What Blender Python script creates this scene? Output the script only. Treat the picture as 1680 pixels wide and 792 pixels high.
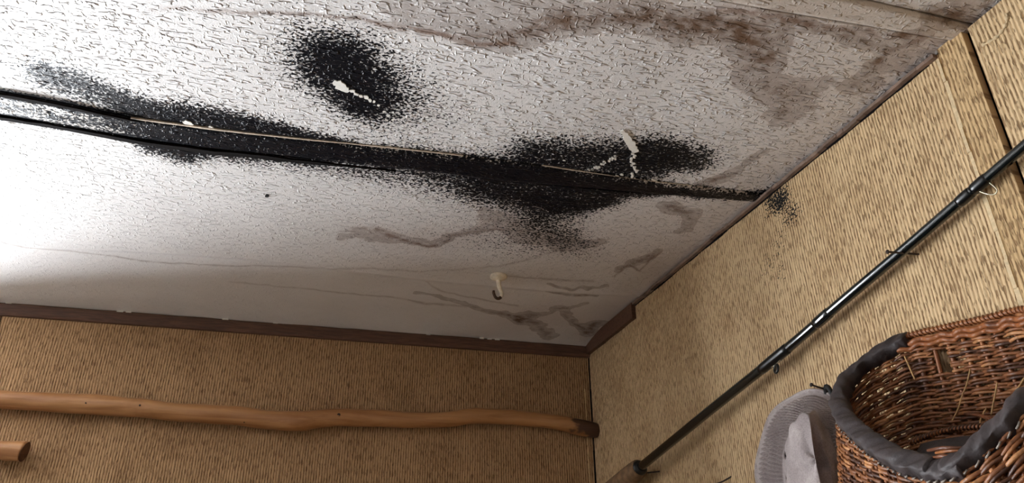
import bpy, math, random
import numpy as np
from mathutils import Vector, Matrix

for o in list(bpy.data.objects):
    bpy.data.objects.remove(o)
sc = bpy.context.scene
COL = sc.collection
rng = random.Random(7)

# ------------------------------------------------------------------ camera, world, light, exposure
RIGHT = Vector((0.97510392, -0.22160282, -0.00803303))
DOWN = Vector((0.09805515, 0.46339096, -0.88071221))
FWD = Vector((0.19889075, 0.85799826, 0.47358364))
EYE = Vector((0.0, 0.0, 1.5))
FPX, CX, CY = 1297.0, 840.0, 396.0          # focal length and centre in pixels of the 1680 x 792 frame
cd = bpy.data.cameras.new('camera')
cd.sensor_width = 36.0
cd.lens = 36.0 * FPX / 1680.0
cd.clip_start = 0.02
cam = bpy.data.objects.new('camera', cd)
COL.objects.link(cam)
m = Matrix((RIGHT, -DOWN, -FWD)).transposed().to_4x4()
m.translation = EYE
cam.matrix_world = m
sc.camera = cam

world = bpy.data.worlds.new('daylight')
sc.world = world
world.use_nodes = True
bg = world.node_tree.nodes['Background']
bg.inputs['Color'].default_value = (0.80, 0.88, 1.0, 1)
bg.inputs['Strength'].default_value = 0.2

sc.view_settings.view_transform = 'Standard'
sc.view_settings.look = 'None'
sc.view_settings.gamma = 1.0
sc.view_settings.use_curve_mapping = False
sc.view_settings.exposure = 0.32


def area(name, loc, aim, sx, sy, power, color):
    l = bpy.data.lights.new(name, 'AREA')
    l.shape = 'RECTANGLE'
    l.size, l.size_y = sx, sy
    l.energy = power
    l.color = color
    o = bpy.data.objects.new(name, l)
    COL.objects.link(o)
    o.location = loc
    o.rotation_euler = (Vector(aim) - Vector(loc)).to_track_quat('-Z', 'Y').to_euler()
    return o


# daylight through the back wall window, plus an added fill lamp behind the camera
area('window_daylight', (-1.75, 2.40, 1.45), (-1.75, 0.0, 1.45), 2.7, 1.8, 655, (0.90, 0.95, 1.0))
area('rear_fill_light', (-0.55, -1.48, 1.45), (0.0, 1.0, 1.5), 1.1, 1.0, 2.2, (1.0, 0.95, 0.88))

# ------------------------------------------------------------------ room frame
ZC = 2.227                                            # ceiling height
C0 = Vector((0.61552, 1.80033, 0.0))                  # foot of the corner
SD = Vector((0.12001612, -0.99277194, 0.0))           # along the right wall, away from the corner
SN = Vector((-0.99277194, -0.12001612, 0.0))          # out of the right wall into the room
UPV = Vector((0, 0, 1))


def ray(px, py):
    return RIGHT * (px - CX) + DOWN * (py - CY) + FWD * FPX


def ceil(px, py, z=ZC):
    r = ray(px, py)
    return EYE + r * ((z - EYE.z) / r.z)


def back(px, py, y=1.80033):
    r = ray(px, py)
    return EYE + r * (y / r.y)


def wall(px, py, off=0.0):
    """(s, off, z) in the frame of the right wall"""
    r = ray(px, py)
    t = ((C0 + SN * off).dot(SN)) / r.dot(SN)
    p = EYE + r * t
    return Vector(((p - C0).dot(SD), off, p.z))


def wxy(s, n, z):
    return C0 + SD * s + SN * n + UPV * z


def W(v):
    return wxy(v[0], v[1], v[2])


# ------------------------------------------------------------------ helpers
def link(o, parent=None):
    COL.objects.link(o)
    if parent:
        o.parent = parent
    return o


def mesh(name, verts, faces, mat=None, parent=None, smooth=False):
    me = bpy.data.meshes.new(name)
    me.from_pydata([tuple(v) for v in verts], [], [tuple(f) for f in faces])
    if smooth:
        me.polygons.foreach_set('use_smooth', [True] * len(me.polygons))
    if mat:
        me.materials.append(mat)
    me.update()
    return link(bpy.data.objects.new(name, me), parent)


def empty(name, loc, label=None, cat=None, group=None, kind=None):
    o = bpy.data.objects.new(name, None)
    o.empty_display_size = 0.05
    o.location = loc
    return tag(link(o), label, cat, group, kind)


def tag(o, label=None, cat=None, group=None, kind=None):
    for k, v in (('label', label), ('category', cat), ('group', group), ('kind', kind)):
        if v:
            o[k] = v
    return o


def rebase(root):
    """children were built in world coordinates: keep them there although the root stands at its own base"""
    inv = Matrix.Translation(-root.location)
    for c in root.children:
        c.matrix_parent_inverse = inv
    return root


class MB:
    def __init__(s):
        s.v, s.f = [], []

    def add(s, v, f):
        b = len(s.v)
        s.v += [Vector(p) for p in v]
        s.f += [tuple(i + b for i in q) for q in f]
        return s

    def box(s, lo, hi, fr=None):
        fr = fr or (lambda a, b, c: Vector((a, b, c)))
        v = [fr(x, y, z) for x in (lo[0], hi[0]) for y in (lo[1], hi[1]) for z in (lo[2], hi[2])]
        return s.add(v, [(0, 1, 3, 2), (4, 6, 7, 5), (0, 4, 5, 1), (2, 3, 7, 6), (0, 2, 6, 4), (1, 5, 7, 3)])

    def tube(s, pts, radii, sides=8, cap=True, closed=False, flat=None, updir=None):
        pts = [Vector(p) for p in pts]
        n = len(pts)
        if not hasattr(radii, '__len__'):
            radii = [radii] * n
        tang = []
        for i in range(n):
            a = pts[(i - 1) % n] if (closed or i > 0) else pts[i]
            b = pts[(i + 1) % n] if (closed or i < n - 1) else pts[i]
            tang.append((b - a).normalized())
        u = updir.copy() if updir else (Vector((0, 0, 1)) if abs(tang[0].z) < 0.9 else Vector((1, 0, 0)))
        v = []
        for i in range(n):
            t = tang[i]
            if updir:
                u = updir.copy()
            u = (u - t * u.dot(t)).normalized()
            w = t.cross(u)
            for k in range(sides):
                a = 2 * math.pi * k / sides
                fu, fw = flat if flat else (1, 1)
                v.append(pts[i] + (u * math.cos(a) * fu + w * math.sin(a) * fw) * radii[i])
        f = []
        for i in range(n if closed else n - 1):
            j = (i + 1) % n
            for k in range(sides):
                l = (k + 1) % sides
                f.append((i * sides + k, i * sides + l, j * sides + l, j * sides + k))
        if cap and not closed:
            f.append(tuple(reversed(range(sides))))
            f.append(tuple(range((n - 1) * sides, n * sides)))
        return s.add(v, f)

    def build(s, name, mat, parent=None, smooth=True):
        return mesh(name, s.v, s.f, mat, parent, smooth)


def catmull(pts, per=8, closed=False):
    P = [np.array(p, float) for p in pts]
    n = len(P)
    out = []
    for i in range(n if closed else n - 1):
        if closed:
            p0, p1, p2, p3 = P[i - 1], P[i], P[(i + 1) % n], P[(i + 2) % n]
        else:
            p0, p1, p2, p3 = P[max(i - 1, 0)], P[i], P[i + 1], P[min(i + 2, n - 1)]
        for k in range(per):
            t = k / per
            out.append(0.5 * (2 * p1 + (p2 - p0) * t + (2 * p0 - 5 * p1 + 4 * p2 - p3) * t * t + (3 * p1 - p0 - 3 * p2 + p3) * t ** 3))
    if not closed:
        out.append(P[-1])
    return out


def vnoise(x, y, seed=0):
    """smooth value noise, about -1..1"""
    r = np.random.RandomState(seed)
    T = r.uniform(-1, 1, (64, 64))
    xi, yi = np.floor(x).astype(int), np.floor(y).astype(int)
    fx, fy = x - xi, y - yi
    fx, fy = fx * fx * (3 - 2 * fx), fy * fy * (3 - 2 * fy)
    a, b = T[xi % 64, yi % 64], T[(xi + 1) % 64, yi % 64]
    c, d = T[xi % 64, (yi + 1) % 64], T[(xi + 1) % 64, (yi + 1) % 64]
    return (a * (1 - fx) + b * fx) * (1 - fy) + (c * (1 - fx) + d * fx) * fy


# ------------------------------------------------------------------ node helpers
class NT:
    def __init__(s, name):
        s.m = bpy.data.materials.new(name)
        s.m.use_nodes = True
        s.t = s.m.node_tree
        s.b = s.t.nodes['Principled BSDF']

    def n(s, typ, **kw):
        nd = s.t.nodes.new(typ)
        for k, v in kw.items():
            setattr(nd, k, v)
        return nd

    def lk(s, a, b):
        s.t.links.new(a, b)

    def put(s, sock, v):
        if isinstance(v, (int, float)):
            sock.default_value = v
        elif isinstance(v, tuple):
            sock.default_value = v if len(v) != 3 or sock.type == 'VECTOR' else (*v, 1)
        else:
            s.lk(v, sock)

    def math(s, op, a, b=0.0, c=0.0, clamp=False):
        nd = s.n('ShaderNodeMath', operation=op, use_clamp=clamp)
        for i, v in enumerate((a, b, c)):
            s.put(nd.inputs[i], v)
        return nd.outputs[0]

    def coords(s, scale=(1, 1, 1), rot=(0, 0, 0)):
        tc = s.n('ShaderNodeTexCoord')
        mp = s.n('ShaderNodeMapping')
        s.lk(tc.outputs['Object'], mp.inputs['Vector'])
        mp.inputs['Scale'].default_value = scale
        mp.inputs['Rotation'].default_value = rot
        return mp.outputs[0]

    def noise(s, vec, scale=1.0, detail=2.0, rough=0.5, dist=0.0):
        nd = s.n('ShaderNodeTexNoise')
        s.lk(vec, nd.inputs['Vector'])
        nd.inputs['Scale'].default_value = scale
        nd.inputs['Detail'].default_value = detail
        nd.inputs['Roughness'].default_value = rough
        nd.inputs['Distortion'].default_value = dist
        return nd.outputs['Fac']

    def step(s, v, a, b, lo=0.0, hi=1.0):
        nd = s.n('ShaderNodeMapRange', interpolation_type='SMOOTHSTEP')
        s.put(nd.inputs['Value'], v)
        for k, x in (('From Min', a), ('From Max', b), ('To Min', lo), ('To Max', hi)):
            nd.inputs[k].default_value = x
        return nd.outputs['Result']

    def mix(s, fac, a, b, blend='MIX'):
        nd = s.n('ShaderNodeMix', data_type='RGBA', blend_type=blend)
        s.put(nd.inputs[0], fac)
        s.put(nd.inputs[6], a)
        s.put(nd.inputs[7], b)
        return nd.outputs[2]

    def attr(s, name):
        return s.n('ShaderNodeAttribute', attribute_name=name).outputs['Fac']

    def bump(s, h, dist, strength=1.0):
        nd = s.n('ShaderNodeBump')
        nd.inputs['Distance'].default_value = dist
        nd.inputs['Strength'].default_value = strength
        s.lk(h, nd.inputs['Height'])
        s.lk(nd.outputs[0], s.b.inputs['Normal'])

    def set(s, color=None, rough=None, **kw):
        if color is not None:
            s.put(s.b.inputs['Base Color'], color)
        if rough is not None:
            s.put(s.b.inputs['Roughness'], rough)
        for k, v in kw.items():
            s.put(s.b.inputs[k.replace('_', ' ')], v)
        return s.m


def srgb(r, g, b):
    f = lambda c: (c / 255 / 12.92) if c / 255 <= 0.04045 else ((c / 255 + 0.055) / 1.055) ** 2.4
    return (f(r), f(g), f(b))


def simple(name, col, rough=0.6, var=0.25, scale=60, bump=0.0, stretch=(1, 1, 1), **kw):
    t = NT(name)
    v = t.coords(stretch)
    nz = t.noise(v, scale, 4, 0.6)
    dark = tuple(c * (1 - var) for c in col)
    lite = tuple(min(1, c * (1 + var)) for c in col)
    t.set(t.mix(t.step(nz, 0.3, 0.7), dark, lite), rough, **kw)
    if bump:
        t.bump(nz, bump)
    return t.m


# ------------------------------------------------------------------ materials of the shell
def ceiling_material(name, paint, emboss=1.0):
    t = NT(name)
    # bark-like embossing: short ridges that run along the seams
    long_ = t.noise(t.coords((52, 165, 1), (0, 0, 0.05)), 1.0, 1.5, 0.5, 0.25)
    short = t.noise(t.coords((190, 120, 1), (0, 0, -0.4)), 1.0, 1.0, 0.5, 0.1)
    fine = t.noise(t.coords((420, 420, 1)), 1.0, 2.0, 0.6)
    ridge = t.step(long_, 0.555, 0.69)
    groove = t.step(long_, 0.38, 0.26)
    sh = t.step(short, 0.60, 0.76)
    h = t.math('ADD', t.math('MULTIPLY', ridge, 0.8), t.math('MULTIPLY', sh, 0.6))
    h = t.math('SUBTRACT', h, t.math('MULTIPLY', groove, 0.45))
    amt = t.math('ADD', t.math('MULTIPLY', t.attr('emboss'), 0.85 * emboss), 0.15 * emboss)
    h = t.math('MULTIPLY', h, amt)
    h2 = t.math('ADD', h, t.math('MULTIPLY', fine, 0.16))
    # water stains, with corner and crease shade put into the brown
    big = t.noise(t.coords((13, 18, 1)), 1.0, 8.0, 0.68, 0.5)
    blot = t.noise(t.coords((60, 80, 1)), 1.0, 4.0, 0.65)
    st = t.math('ADD', t.attr('stain'), t.math('MULTIPLY', t.math('SUBTRACT', big, 0.5), 0.60))
    st = t.math('ADD', st, t.math('MULTIPLY', t.math('SUBTRACT', blot, 0.5), 0.30))
    st = t.math('ADD', st, t.math('MULTIPLY', t.math('SUBTRACT', fine, 0.5), 0.16))
    st = t.math('SUBTRACT', st, t.math('MULTIPLY', h, 0.05))
    st = t.math('MULTIPLY', st, t.step(t.attr('stain'), 0.02, 0.18))
    body = t.math('ADD', t.math('MULTIPLY', t.step(st, 0.19, 0.29), 0.46), t.math('MULTIPLY', t.step(st, 0.40, 0.90), 0.54))
    edge = t.math('MULTIPLY', t.step(st, 0.19, 0.23), t.step(st, 0.32, 0.23))
    body = t.math('MULTIPLY', body, t.step(blot, 0.3, 0.6, 0.55, 1.0))
    col = t.mix(t.step(big, 0.3, 0.7), tuple(c * 0.95 for c in paint), paint)
    col = t.mix(t.math('MULTIPLY', t.attr('wash'), 0.48, clamp=True), col, srgb(166, 138, 114))
    col = t.mix(t.math('MULTIPLY', edge, 0.25), col, srgb(126, 88, 60))
    col = t.mix(t.math('MULTIPLY', body, 0.95), col, srgb(100, 70, 46))
    tide_crease = t.math('MULTIPLY', t.attr('tide_crease'), t.step(blot, 0.30, 0.55, 0.35, 1.0))
    col = t.mix(t.math('MULTIPLY', tide_crease, 0.85), col, srgb(112, 78, 56))
    # grooves tinted slightly browner
    col = t.mix(t.math('MULTIPLY', groove, t.math('MULTIPLY', amt, 0.12)), col, srgb(140, 118, 100))
    # black mould: grains whose density follows the attribute
    g1 = t.noise(t.coords((230, 300, 1), (0, 0, 0.62)), 1.0, 2.0, 0.6, 0.0)
    g2 = t.noise(t.coords((90, 130, 1), (0, 0, 0.3)), 1.0, 2.0, 0.5)
    g = t.math('ADD', t.math('MULTIPLY', t.math('SUBTRACT', g1, 0.5), 1.0), t.math('MULTIPLY', t.math('SUBTRACT', g2, 0.5), 0.22))
    g = t.math('SUBTRACT', g, t.math('MULTIPLY', h, 0.035))
    d = t.math('MULTIPLY', t.math('SUBTRACT', t.attr('mold'), 0.52), 0.50)
    mould = t.step(t.math('ADD', g, d), -0.035, 0.035)
    mould = t.math('MULTIPLY', mould, t.step(t.attr('mold'), 0.02, 0.10))
    film = t.math('MULTIPLY', t.step(t.attr('mold'), 0.40, 0.95), 0.5)
    mould = t.math('MAXIMUM', mould, film)
    col = t.mix(mould, col, srgb(14, 15, 21))
    rough = t.math('SUBTRACT', 0.44, t.math('MULTIPLY', mould, 0.08))
    t.set(col, rough)
    t.put(t.b.inputs['Specular IOR Level'], t.math('SUBTRACT', 0.30, t.math('MULTIPLY', mould, 0.12)))
    t.bump(h2, 0.0034)
    return t.m


def wallpaper_material(name, pale, tan, brown, rib=1.0):
    t = NT(name)
    warp = t.noise(t.coords((7, 7, 7)), 1.0, 2.0)
    tc = t.n('ShaderNodeTexCoord')
    sep = t.n('ShaderNodeSeparateXYZ')
    t.lk(tc.outputs['Object'], sep.inputs[0])
    x = t.math('ADD', sep.outputs[0], t.math('MULTIPLY', warp, 0.004))
    wob = t.noise(t.coords((30, 1, 9)), 1.0, 2.0)
    x = t.math('ADD', x, t.math('MULTIPLY', wob, 0.0030))
    ribs = t.math('ADD', t.math('MULTIPLY', t.math('SINE', t.math('MULTIPLY', x, 2 * math.pi / 0.0056)), 0.5), 0.5)
    dash = t.noise(t.coords((360, 1, 62)), 1.0, 2.0, 0.55)
    fleck = t.noise(t.coords((480, 1, 150)), 1.0, 1.5, 0.5)
    blot = t.noise(t.coords((14, 14, 9)), 1.0, 4.0, 0.6)
    dk = t.step(t.math('ADD', t.math('ADD', dash, t.math('MULTIPLY', blot, 0.16)), t.math('MULTIPLY', t.math('SUBTRACT', 0.5, ribs), 0.12)), 0.60, 0.70)
    dk2 = t.step(fleck, 0.66, 0.76)
    col = t.mix(t.math('MULTIPLY', t.step(ribs, 0.55, 0.0), 0.65), pale, tan)
    col = t.mix(t.step(blot, 0.35, 0.75, 0.0, 0.45), col, tan)
    col = t.mix(t.math('MULTIPLY', dk, 0.66), col, brown)
    col = t.mix(t.math('MULTIPLY', dk2, 0.5), col, tuple(c * 0.6 for c in brown))
    # mould that crept on from the ceiling
    g = t.noise(t.coords((260, 1, 260)), 1.0, 2.0, 0.6)
    md = t.step(t.math('ADD', t.math('SUBTRACT', g, 0.5), t.math('MULTIPLY', t.math('SUBTRACT', t.attr('mold'), 0.55), 0.55)), -0.02, 0.05)
    md = t.math('MULTIPLY', md, t.step(t.attr('mold'), 0.02, 0.1))
    col = t.mix(md, col, srgb(22, 20, 20))
    t.set(col, 0.82)
    t.b.inputs['Specular IOR Level'].default_value = 0.25
    h = t.math('SUBTRACT', t.math('MULTIPLY', ribs, 0.6 * rib), t.math('MULTIPLY', dk, 0.8))
    h = t.math('ADD', h, t.math('MULTIPLY', dash, 0.5))
    t.bump(h, 0.0016)
    return t.m


M = {}
M['ceiling'] = ceiling_material('embossed white ceiling paint', srgb(232, 228, 226))
M['ceiling_strip'] = ceiling_material('painted cover strip', srgb(220, 213, 206), 0.6)
M['ceiling_far'] = simple('plain ceiling paint', srgb(190, 182, 172), 0.6, 0.04, 30)
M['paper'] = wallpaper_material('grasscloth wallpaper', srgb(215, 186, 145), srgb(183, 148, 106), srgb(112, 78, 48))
M['paper_shaded'] = wallpaper_material('grasscloth wallpaper darkened for shade', srgb(182, 147, 108), srgb(154, 118, 81), srgb(98, 66, 40))  # darker copy of the grasscloth, back wall shade put into its colour
M['paper_dark'] = wallpaper_material('wallpaper covered batten', srgb(206, 174, 130), srgb(180, 146, 102), srgb(116, 82, 52))
M['edge_paper'] = simple('bare pale paper edge', srgb(208, 184, 146), 0.9, 0.15, 160)
M['flake'] = simple('bare white filler', srgb(238, 234, 226), 0.8, 0.05, 200)
M['bare_edge'] = simple('scraped strip edge', srgb(196, 180, 160), 0.7, 0.25, 120)
M['gap'] = simple('dark joint', srgb(20, 16, 15), 0.95, 0.3, 80, Specular_IOR_Level=0.1)
M['brown_trim'] = simple('dark brown wood moulding', srgb(92, 62, 46), 0.55, 0.30, 26, 0.0006, (1, 9, 9))
M['grey_trim'] = simple('grimy grey brown edge strip', srgb(122, 99, 86), 0.65, 0.35, 40, 0.0006)
M['wall_left'] = simple('pale grey panelling', srgb(142, 138, 132), 0.7, 0.06, 10)
M['wall_dim'] = simple('dark panelling', srgb(92, 80, 70), 0.6, 0.25, 12)
M['floor'] = simple('brown floor boards', srgb(74, 70, 67), 0.5, 0.25, 6)
M['frame_white'] = simple('white window paint', srgb(225, 222, 215), 0.5, 0.04, 30)


# ------------------------------------------------------------------ marks on the ceiling: spots and strokes measured on its plane
def strokes_value(x, y, strokes, mode='gauss'):
    out = np.zeros_like(x)
    for st in strokes:
        P = [(ceil(p[0], p[1]), p[2], p[3]) for p in st]
        best = np.zeros_like(x)
        segs = zip(P[:-1], P[1:]) if len(P) > 1 else [(P[0], P[0])]
        for (a, ra, da), (b, rb, db) in segs:
            dx, dy = b.x - a.x, b.y - a.y
            L2 = dx * dx + dy * dy
            t = np.clip(((x - a.x) * dx + (y - a.y) * dy) / L2, 0, 1) if L2 > 1e-12 else np.zeros_like(x)
            dd = np.hypot(x - a.x - t * dx, y - a.y - t * dy)
            r = ra + (rb - ra) * t
            q = da + (db - da) * t
            if mode == 'gauss':
                v = q * np.exp(-(dd / r) ** 2)
            else:                                       # flat core with a soft rim
                e = np.clip((1.25 - dd / r) / 0.6, 0, 1)
                v = q * e * e * (3 - 2 * e)
            best = np.maximum(best, v)
        out = np.where(best > 1, np.maximum(out, best), 1 - (1 - np.minimum(out, 1)) * (1 - np.minimum(best, 1)))
    return out


MOLD = [
    [(548, 100, .050, 1.0), (575, 130, .052, 1.0), (600, 168, .042, .95)],
    [(560, 110, .100, .60), (640, 160, .105, .56), (700, 185, .08, .40)],
    [(80, 126, .040, .80), (130, 140, .046, .78), (190, 160, .036, .66)],
    [(215, 178, .036, .80), (262, 186, .042, .95), (320, 192, .045, .95), (390, 203, .040, .97), (450, 214, .030, .93), (500, 222, .022, .7)],
    [(0, 170, .022, .62), (120, 192, .022, .66), (215, 205, .026, .80), (300, 222, .036, .96), (430, 233, .036, 1.0), (540, 243, .034, 1.0)],
    [(540, 244, .032, .98), (640, 257, .036, 1.0), (740, 268, .040, 1.05), (840, 282, .042, 1.1), (900, 292, .048, 1.1), (980, 304, .042, 1.1),
     (1060, 309, .032, 1.05), (1120, 313, .024, .97), (1200, 319, .022, .88), (1262, 322, .022, .9)],
    [(250, 235, .04, .85), (300, 246, .045, .88), (360, 248, .035, .75)],
    [(430, 262, .05, .50), (640, 285, .06, .52), (780, 310, .07, .60)],
    [(820, 315, .055, .72), (890, 330, .060, .90), (940, 336, .050, .95), (1000, 330, .035, .8)],
    [(880, 362, .055, .52), (930, 385, .050, .52), (960, 400, .04, .35)],
    [(880, 252, .045, .52), (950, 258, .05, .60), (1040, 268, .055, .70), (1100, 262, .046, .78), (1140, 268, .035, .62)],
    [(1080, 246, .055, .66), (1150, 256, .045, .50)],
    [(870, 246, .06, .48), (960, 250, .06, .52), (1040, 262, .06, .50)],
    [(700, 380, .10, .22), (860, 400, .08, .40), (960, 420, .06, .28)],
    [(0, 151, .008, 1.6), (110, 171, .008, 1.6), (215, 193, .005, 1.1)],
    [(0, 189, .009, 1.7), (100, 205, .009, 1.7), (215, 226, .010, 1.7), (330, 243, .011, 1.7), (420, 252, .012, 1.6), (520, 265, .013, 1.3)],
    [(1262, 318, .022, .85), (1275, 308, .02, .6)],
]
STAIN = [
    [(640, 8, .018, .35), (720, 40, .020, .45), (800, 58, .022, .66), (850, 62, .020, .78), (900, 42, .022, .70), (950, 36, .022, .85), (1000, 32, .020, .70),
     (1050, 28, .020, .80), (1085, 40, .018, .66), (1110, 48, .018, .80), (1165, 42, .020, .85), (1210, 58, .024, .90), (1245, 95, .022, .62),
     (1235, 135, .020, .52), (1285, 155, .028, .62), (1335, 150, .022, .50), (1290, 188, .022, .60)],
    [(1275, 18, .012, .5), (1292, 55, .014, .60), (1268, 95, .016, .60)],
    [(1440, 96, .010, .85), (1425, 118, .012, .66), (1405, 140, .014, .55), (1430, 140, .012, .5)],
    [(1478, 62, .010, .85), (1510, 66, .008, .62), (1460, 80, .012, .6), (1300, 35, .006, .7), (1400, 50, .006, .6)],
    [(1470, 108, .018, .45), (1520, 90, .014, .40)],
    [(1560, 25, .014, .55), (1600, 30, .010, .6), (1540, 14, .012, .6)],
    [(560, 388, .016, .34), (620, 385, .020, .46), (670, 398, .013, .55), (712, 402, .011, .52), (745, 384, .011, .42), (800, 376, .013, .42)],
    [(800, 352, .022, .40), (870, 388, .022, .48), (930, 402, .02, .46), (985, 396, .018, .35)],
    [(690, 478, .006, .36), (740, 492, .008, .45), (800, 510, .012, .6), (846, 520, .014, .68), (885, 514, .010, .55), (925, 503, .010, .5), (960, 500, .010, .45)],
    [(846, 520, .012, .66), (880, 532, .012, .66), (905, 545, .012, .6)],
    [(925, 505, .008, .5), (938, 525, .010, .6), (960, 540, .014, .8), (980, 530, .016, .75)],
    [(1020, 440, .008, .62), (1040, 430, .010, .72), (1062, 424, .008, .7), (1078, 412, .006, .6)],
    [(905, 466, .004, .55), (940, 472, .004, .62), (980, 470, .004, .62), (1000, 468, .004, .5)],
    [(900, 478, .004, .55), (935, 484, .006, .66), (975, 485, .006, .7)],
    [(1100, 340, .014, .72), (1135, 350, .012, .62), (1120, 378, .012, .6)],
    [(1160, 302, .012, .66), (1200, 286, .010, .6), (1230, 262, .008, .55), (1255, 250, .008, .5)],
    [(1540, 30, .02, .5), (1600, 20, .02, .5)],
    [(690, -5, .02, .3), (820, 10, .022, .35), (900, 12, .02, .3)],
]
TIDE_CREASE = [  # tide lines, plus creases whose shade is drawn in brown
    [(250, 20, .0035, .5), (330, 16, .0035, .7), (430, 22, .004, .8), (520, 18, .004, .8), (590, 28, .005, .9), (640, 42, .006, .9), (720, 58, .006, .9), (790, 72, .006, .8), (850, 72, .005, .7)],
    [(560, 380, .004, .3), (610, 374, .004, .5), (650, 392, .005, .8), (700, 406, .005, .9), (730, 398, .005, .8), (745, 385, .004, .6), (800, 378, .004, .6), (850, 380, .004, .4)],
    [(380, 462, .003, .25), (470, 470, .0035, .4), (560, 480, .004, .5), (640, 486, .004, .55), (700, 498, .005, .55), (760, 502, .005, .4)],  # wrinkle in the ceiling, its shade drawn as a line
    [(700, 462, .003, .3), (730, 480, .004, .45), (790, 490, .004, .5), (850, 502, .004, .5)],
    [(0, 397, .003, .5), (120, 412, .003, .55), (230, 428, .003, .6), (300, 433, .003, .6), (420, 436, .003, .5), (560, 440, .003, .45), (700, 445, .003, .35), (800, 440, .003, .4), (860, 428, .003, .45), (930, 410, .003, .3)],  # crease line, its thin shadow painted brown
    [(832, 452, .004, .5), (900, 458, .005, .5), (975, 462, .005, .45)],
    [(1010, 452, .003, .5), (1030, 435, .003, .9), (1050, 445, .003, .7), (1062, 428, .003, .9), (1080, 415, .003, .7)],
    [(1180, 14, .005, .6), (1300, 34, .005, .6), (1430, 56, .005, .6), (1560, 76, .005, .6)],
]
WASH = [  # broad stain tint, with the dim corner's shade put into the colour
    [(1600, 30, .06, .75), (1480, 120, .07, .65), (1350, 230, .07, .55), (1200, 350, .06, .55), (1080, 450, .06, .6), (960, 545, .06, .7)],
    [(860, 350, .07, .35), (960, 400, .08, .45), (1060, 400, .08, .45)],
    [(640, 395, .07, .30), (760, 395, .07, .30)],
    [(760, 545, .06, .35), (900, 520, .08, .5)],
    [(900, 30, .06, .35), (1100, 20, .07, .45), (1250, 60, .09, .55), (1290, 160, .06, .5)],
    [(1100, 5, .1, .4), (1400, 10, .1, .5)],
]


def mark(o, P):
    x, y = P[:, 0].copy(), P[:, 1].copy()
    wx = x + 0.010 * vnoise(x * 22, y * 22, 1) + 0.005 * vnoise(x * 60, y * 60, 2)
    wy = y + 0.010 * vnoise(x * 22 + 9, y * 22, 3) + 0.005 * vnoise(x * 60, y * 60 + 7, 4)
    A = {'mold': strokes_value(0.5 * (x + wx), 0.5 * (y + wy), MOLD),
         'stain': strokes_value(wx, wy, [[(p[0], p[1], p[2] * 1.35, p[3]) for p in q] for q in STAIN]),
         'tide_crease': strokes_value(0.4 * x + 0.6 * wx, 0.4 * y + 0.6 * wy, TIDE_CREASE),
         'wash': strokes_value(wx, wy, WASH),
         'emboss': 1 - np.clip((y - 1.02) / 0.30, 0, 1) * 0.75 - np.clip((y - 1.46) / 0.05, 0, 1) * 0.25}
    for k, v in A.items():
        at = o.data.attributes.new(k, 'FLOAT', 'POINT')
        at.data.foreach_set('value', np.ascontiguousarray(v, dtype=np.float32))


def xwall(y):
    return C0.x + (C0.y - y) * SD.x / -SD.y * 1.0


def curve_of(pts):
    """edge measured along the ceiling: Y as a function of X"""
    q = sorted((ceil(*p).x, ceil(*p).y) for p in pts)
    xs, ys = np.array([a for a, _ in q]), np.array([b for _, b in q])
    sl0 = ys[0]
    return lambda x: np.interp(x, xs, ys, left=sl0, right=ys[-1])


def grid(name, x0, ylo, yhi, zf, nu, nv, mat, parent, lip=0.004):
    """sheet of ceiling between two measured edges, running to the right wall; its rims are turned up"""
    u, v = np.linspace(0, 1, nu), np.linspace(0, 1, nv)
    U, V = np.meshgrid(u, v, indexing='ij')
    x = x0 + (0.70 - x0) * U
    for _ in range(3):
        y = ylo(x) + (yhi(x) - ylo(x)) * V
        xe = xwall(y) + 0.002
        x = x0 + (xe - x0) * U
    y = ylo(x) + (yhi(x) - ylo(x)) * V
    z = zf(x, y, V)
    P = np.stack([x, y, z], -1).reshape(-1, 3)
    i = np.arange(nu * nv).reshape(nu, nv)
    F = np.stack([i[:-1, :-1], i[:-1, 1:], i[1:, 1:], i[1:, :-1]], -1).reshape(-1, 4)
    # turned-up rims
    rim = np.concatenate([i[:, 0], i[-1, 1:], i[::-1, -1][1:], i[0, ::-1][1:-1]])
    R = P[rim].copy()
    R[:, 2] += lip
    b = len(P)
    k = np.arange(len(rim))
    kn = (k + 1) % len(rim)
    RF = np.stack([rim[k], rim[kn], b + kn, b + k], -1)
    P = np.concatenate([P, R])
    F = np.concatenate([F, RF])
    me = bpy.data.meshes.new(name)
    me.vertices.add(len(P))
    me.vertices.foreach_set('co', P.astype(np.float32).ravel())
    me.loops.add(F.size)
    me.loops.foreach_set('vertex_index', F.astype(np.int32).ravel())
    me.polygons.add(len(F))
    me.polygons.foreach_set('loop_start', np.arange(0, F.size, 4, dtype=np.int32))
    me.update(calc_edges=True)
    sm = np.ones(len(F), bool)
    sm[-len(RF):] = False
    me.polygons.foreach_set('use_smooth', sm)
    me.materials.append(mat)
    o = link(bpy.data.objects.new(name, me), parent)
    mark(o, P)
    return o


XL, YF = -1.95, -1.45            # left wall, wall behind the camera
# backing slab over the whole room, hidden above the sheets
ce = MB().box((XL - .1, YF - .1, ZC + .006), (1.3, C0.y + .12, ZC + .06)).build('ceiling', M['ceiling_far'], None, False)
tag(ce, 'white embossed ceiling with black mould, brown water stains and cover strips', 'ceiling', kind='structure')

B_UP = curve_of([(0, 150), (110, 170), (215, 192), (330, 208), (430, 220), (640, 241), (840, 262), (1080, 296), (1255, 317)])
B_LO = curve_of([(0, 187), (100, 203), (215, 224), (330, 241), (420, 250), (640, 274), (840, 297), (1080, 318), (1255, 331)])
C_LO = curve_of([(1180, 0), (1260, 15), (1400, 38), (1565, 67)])
C_UP = curve_of([(1430, 2), (1520, 23), (1582, 38)])


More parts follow.
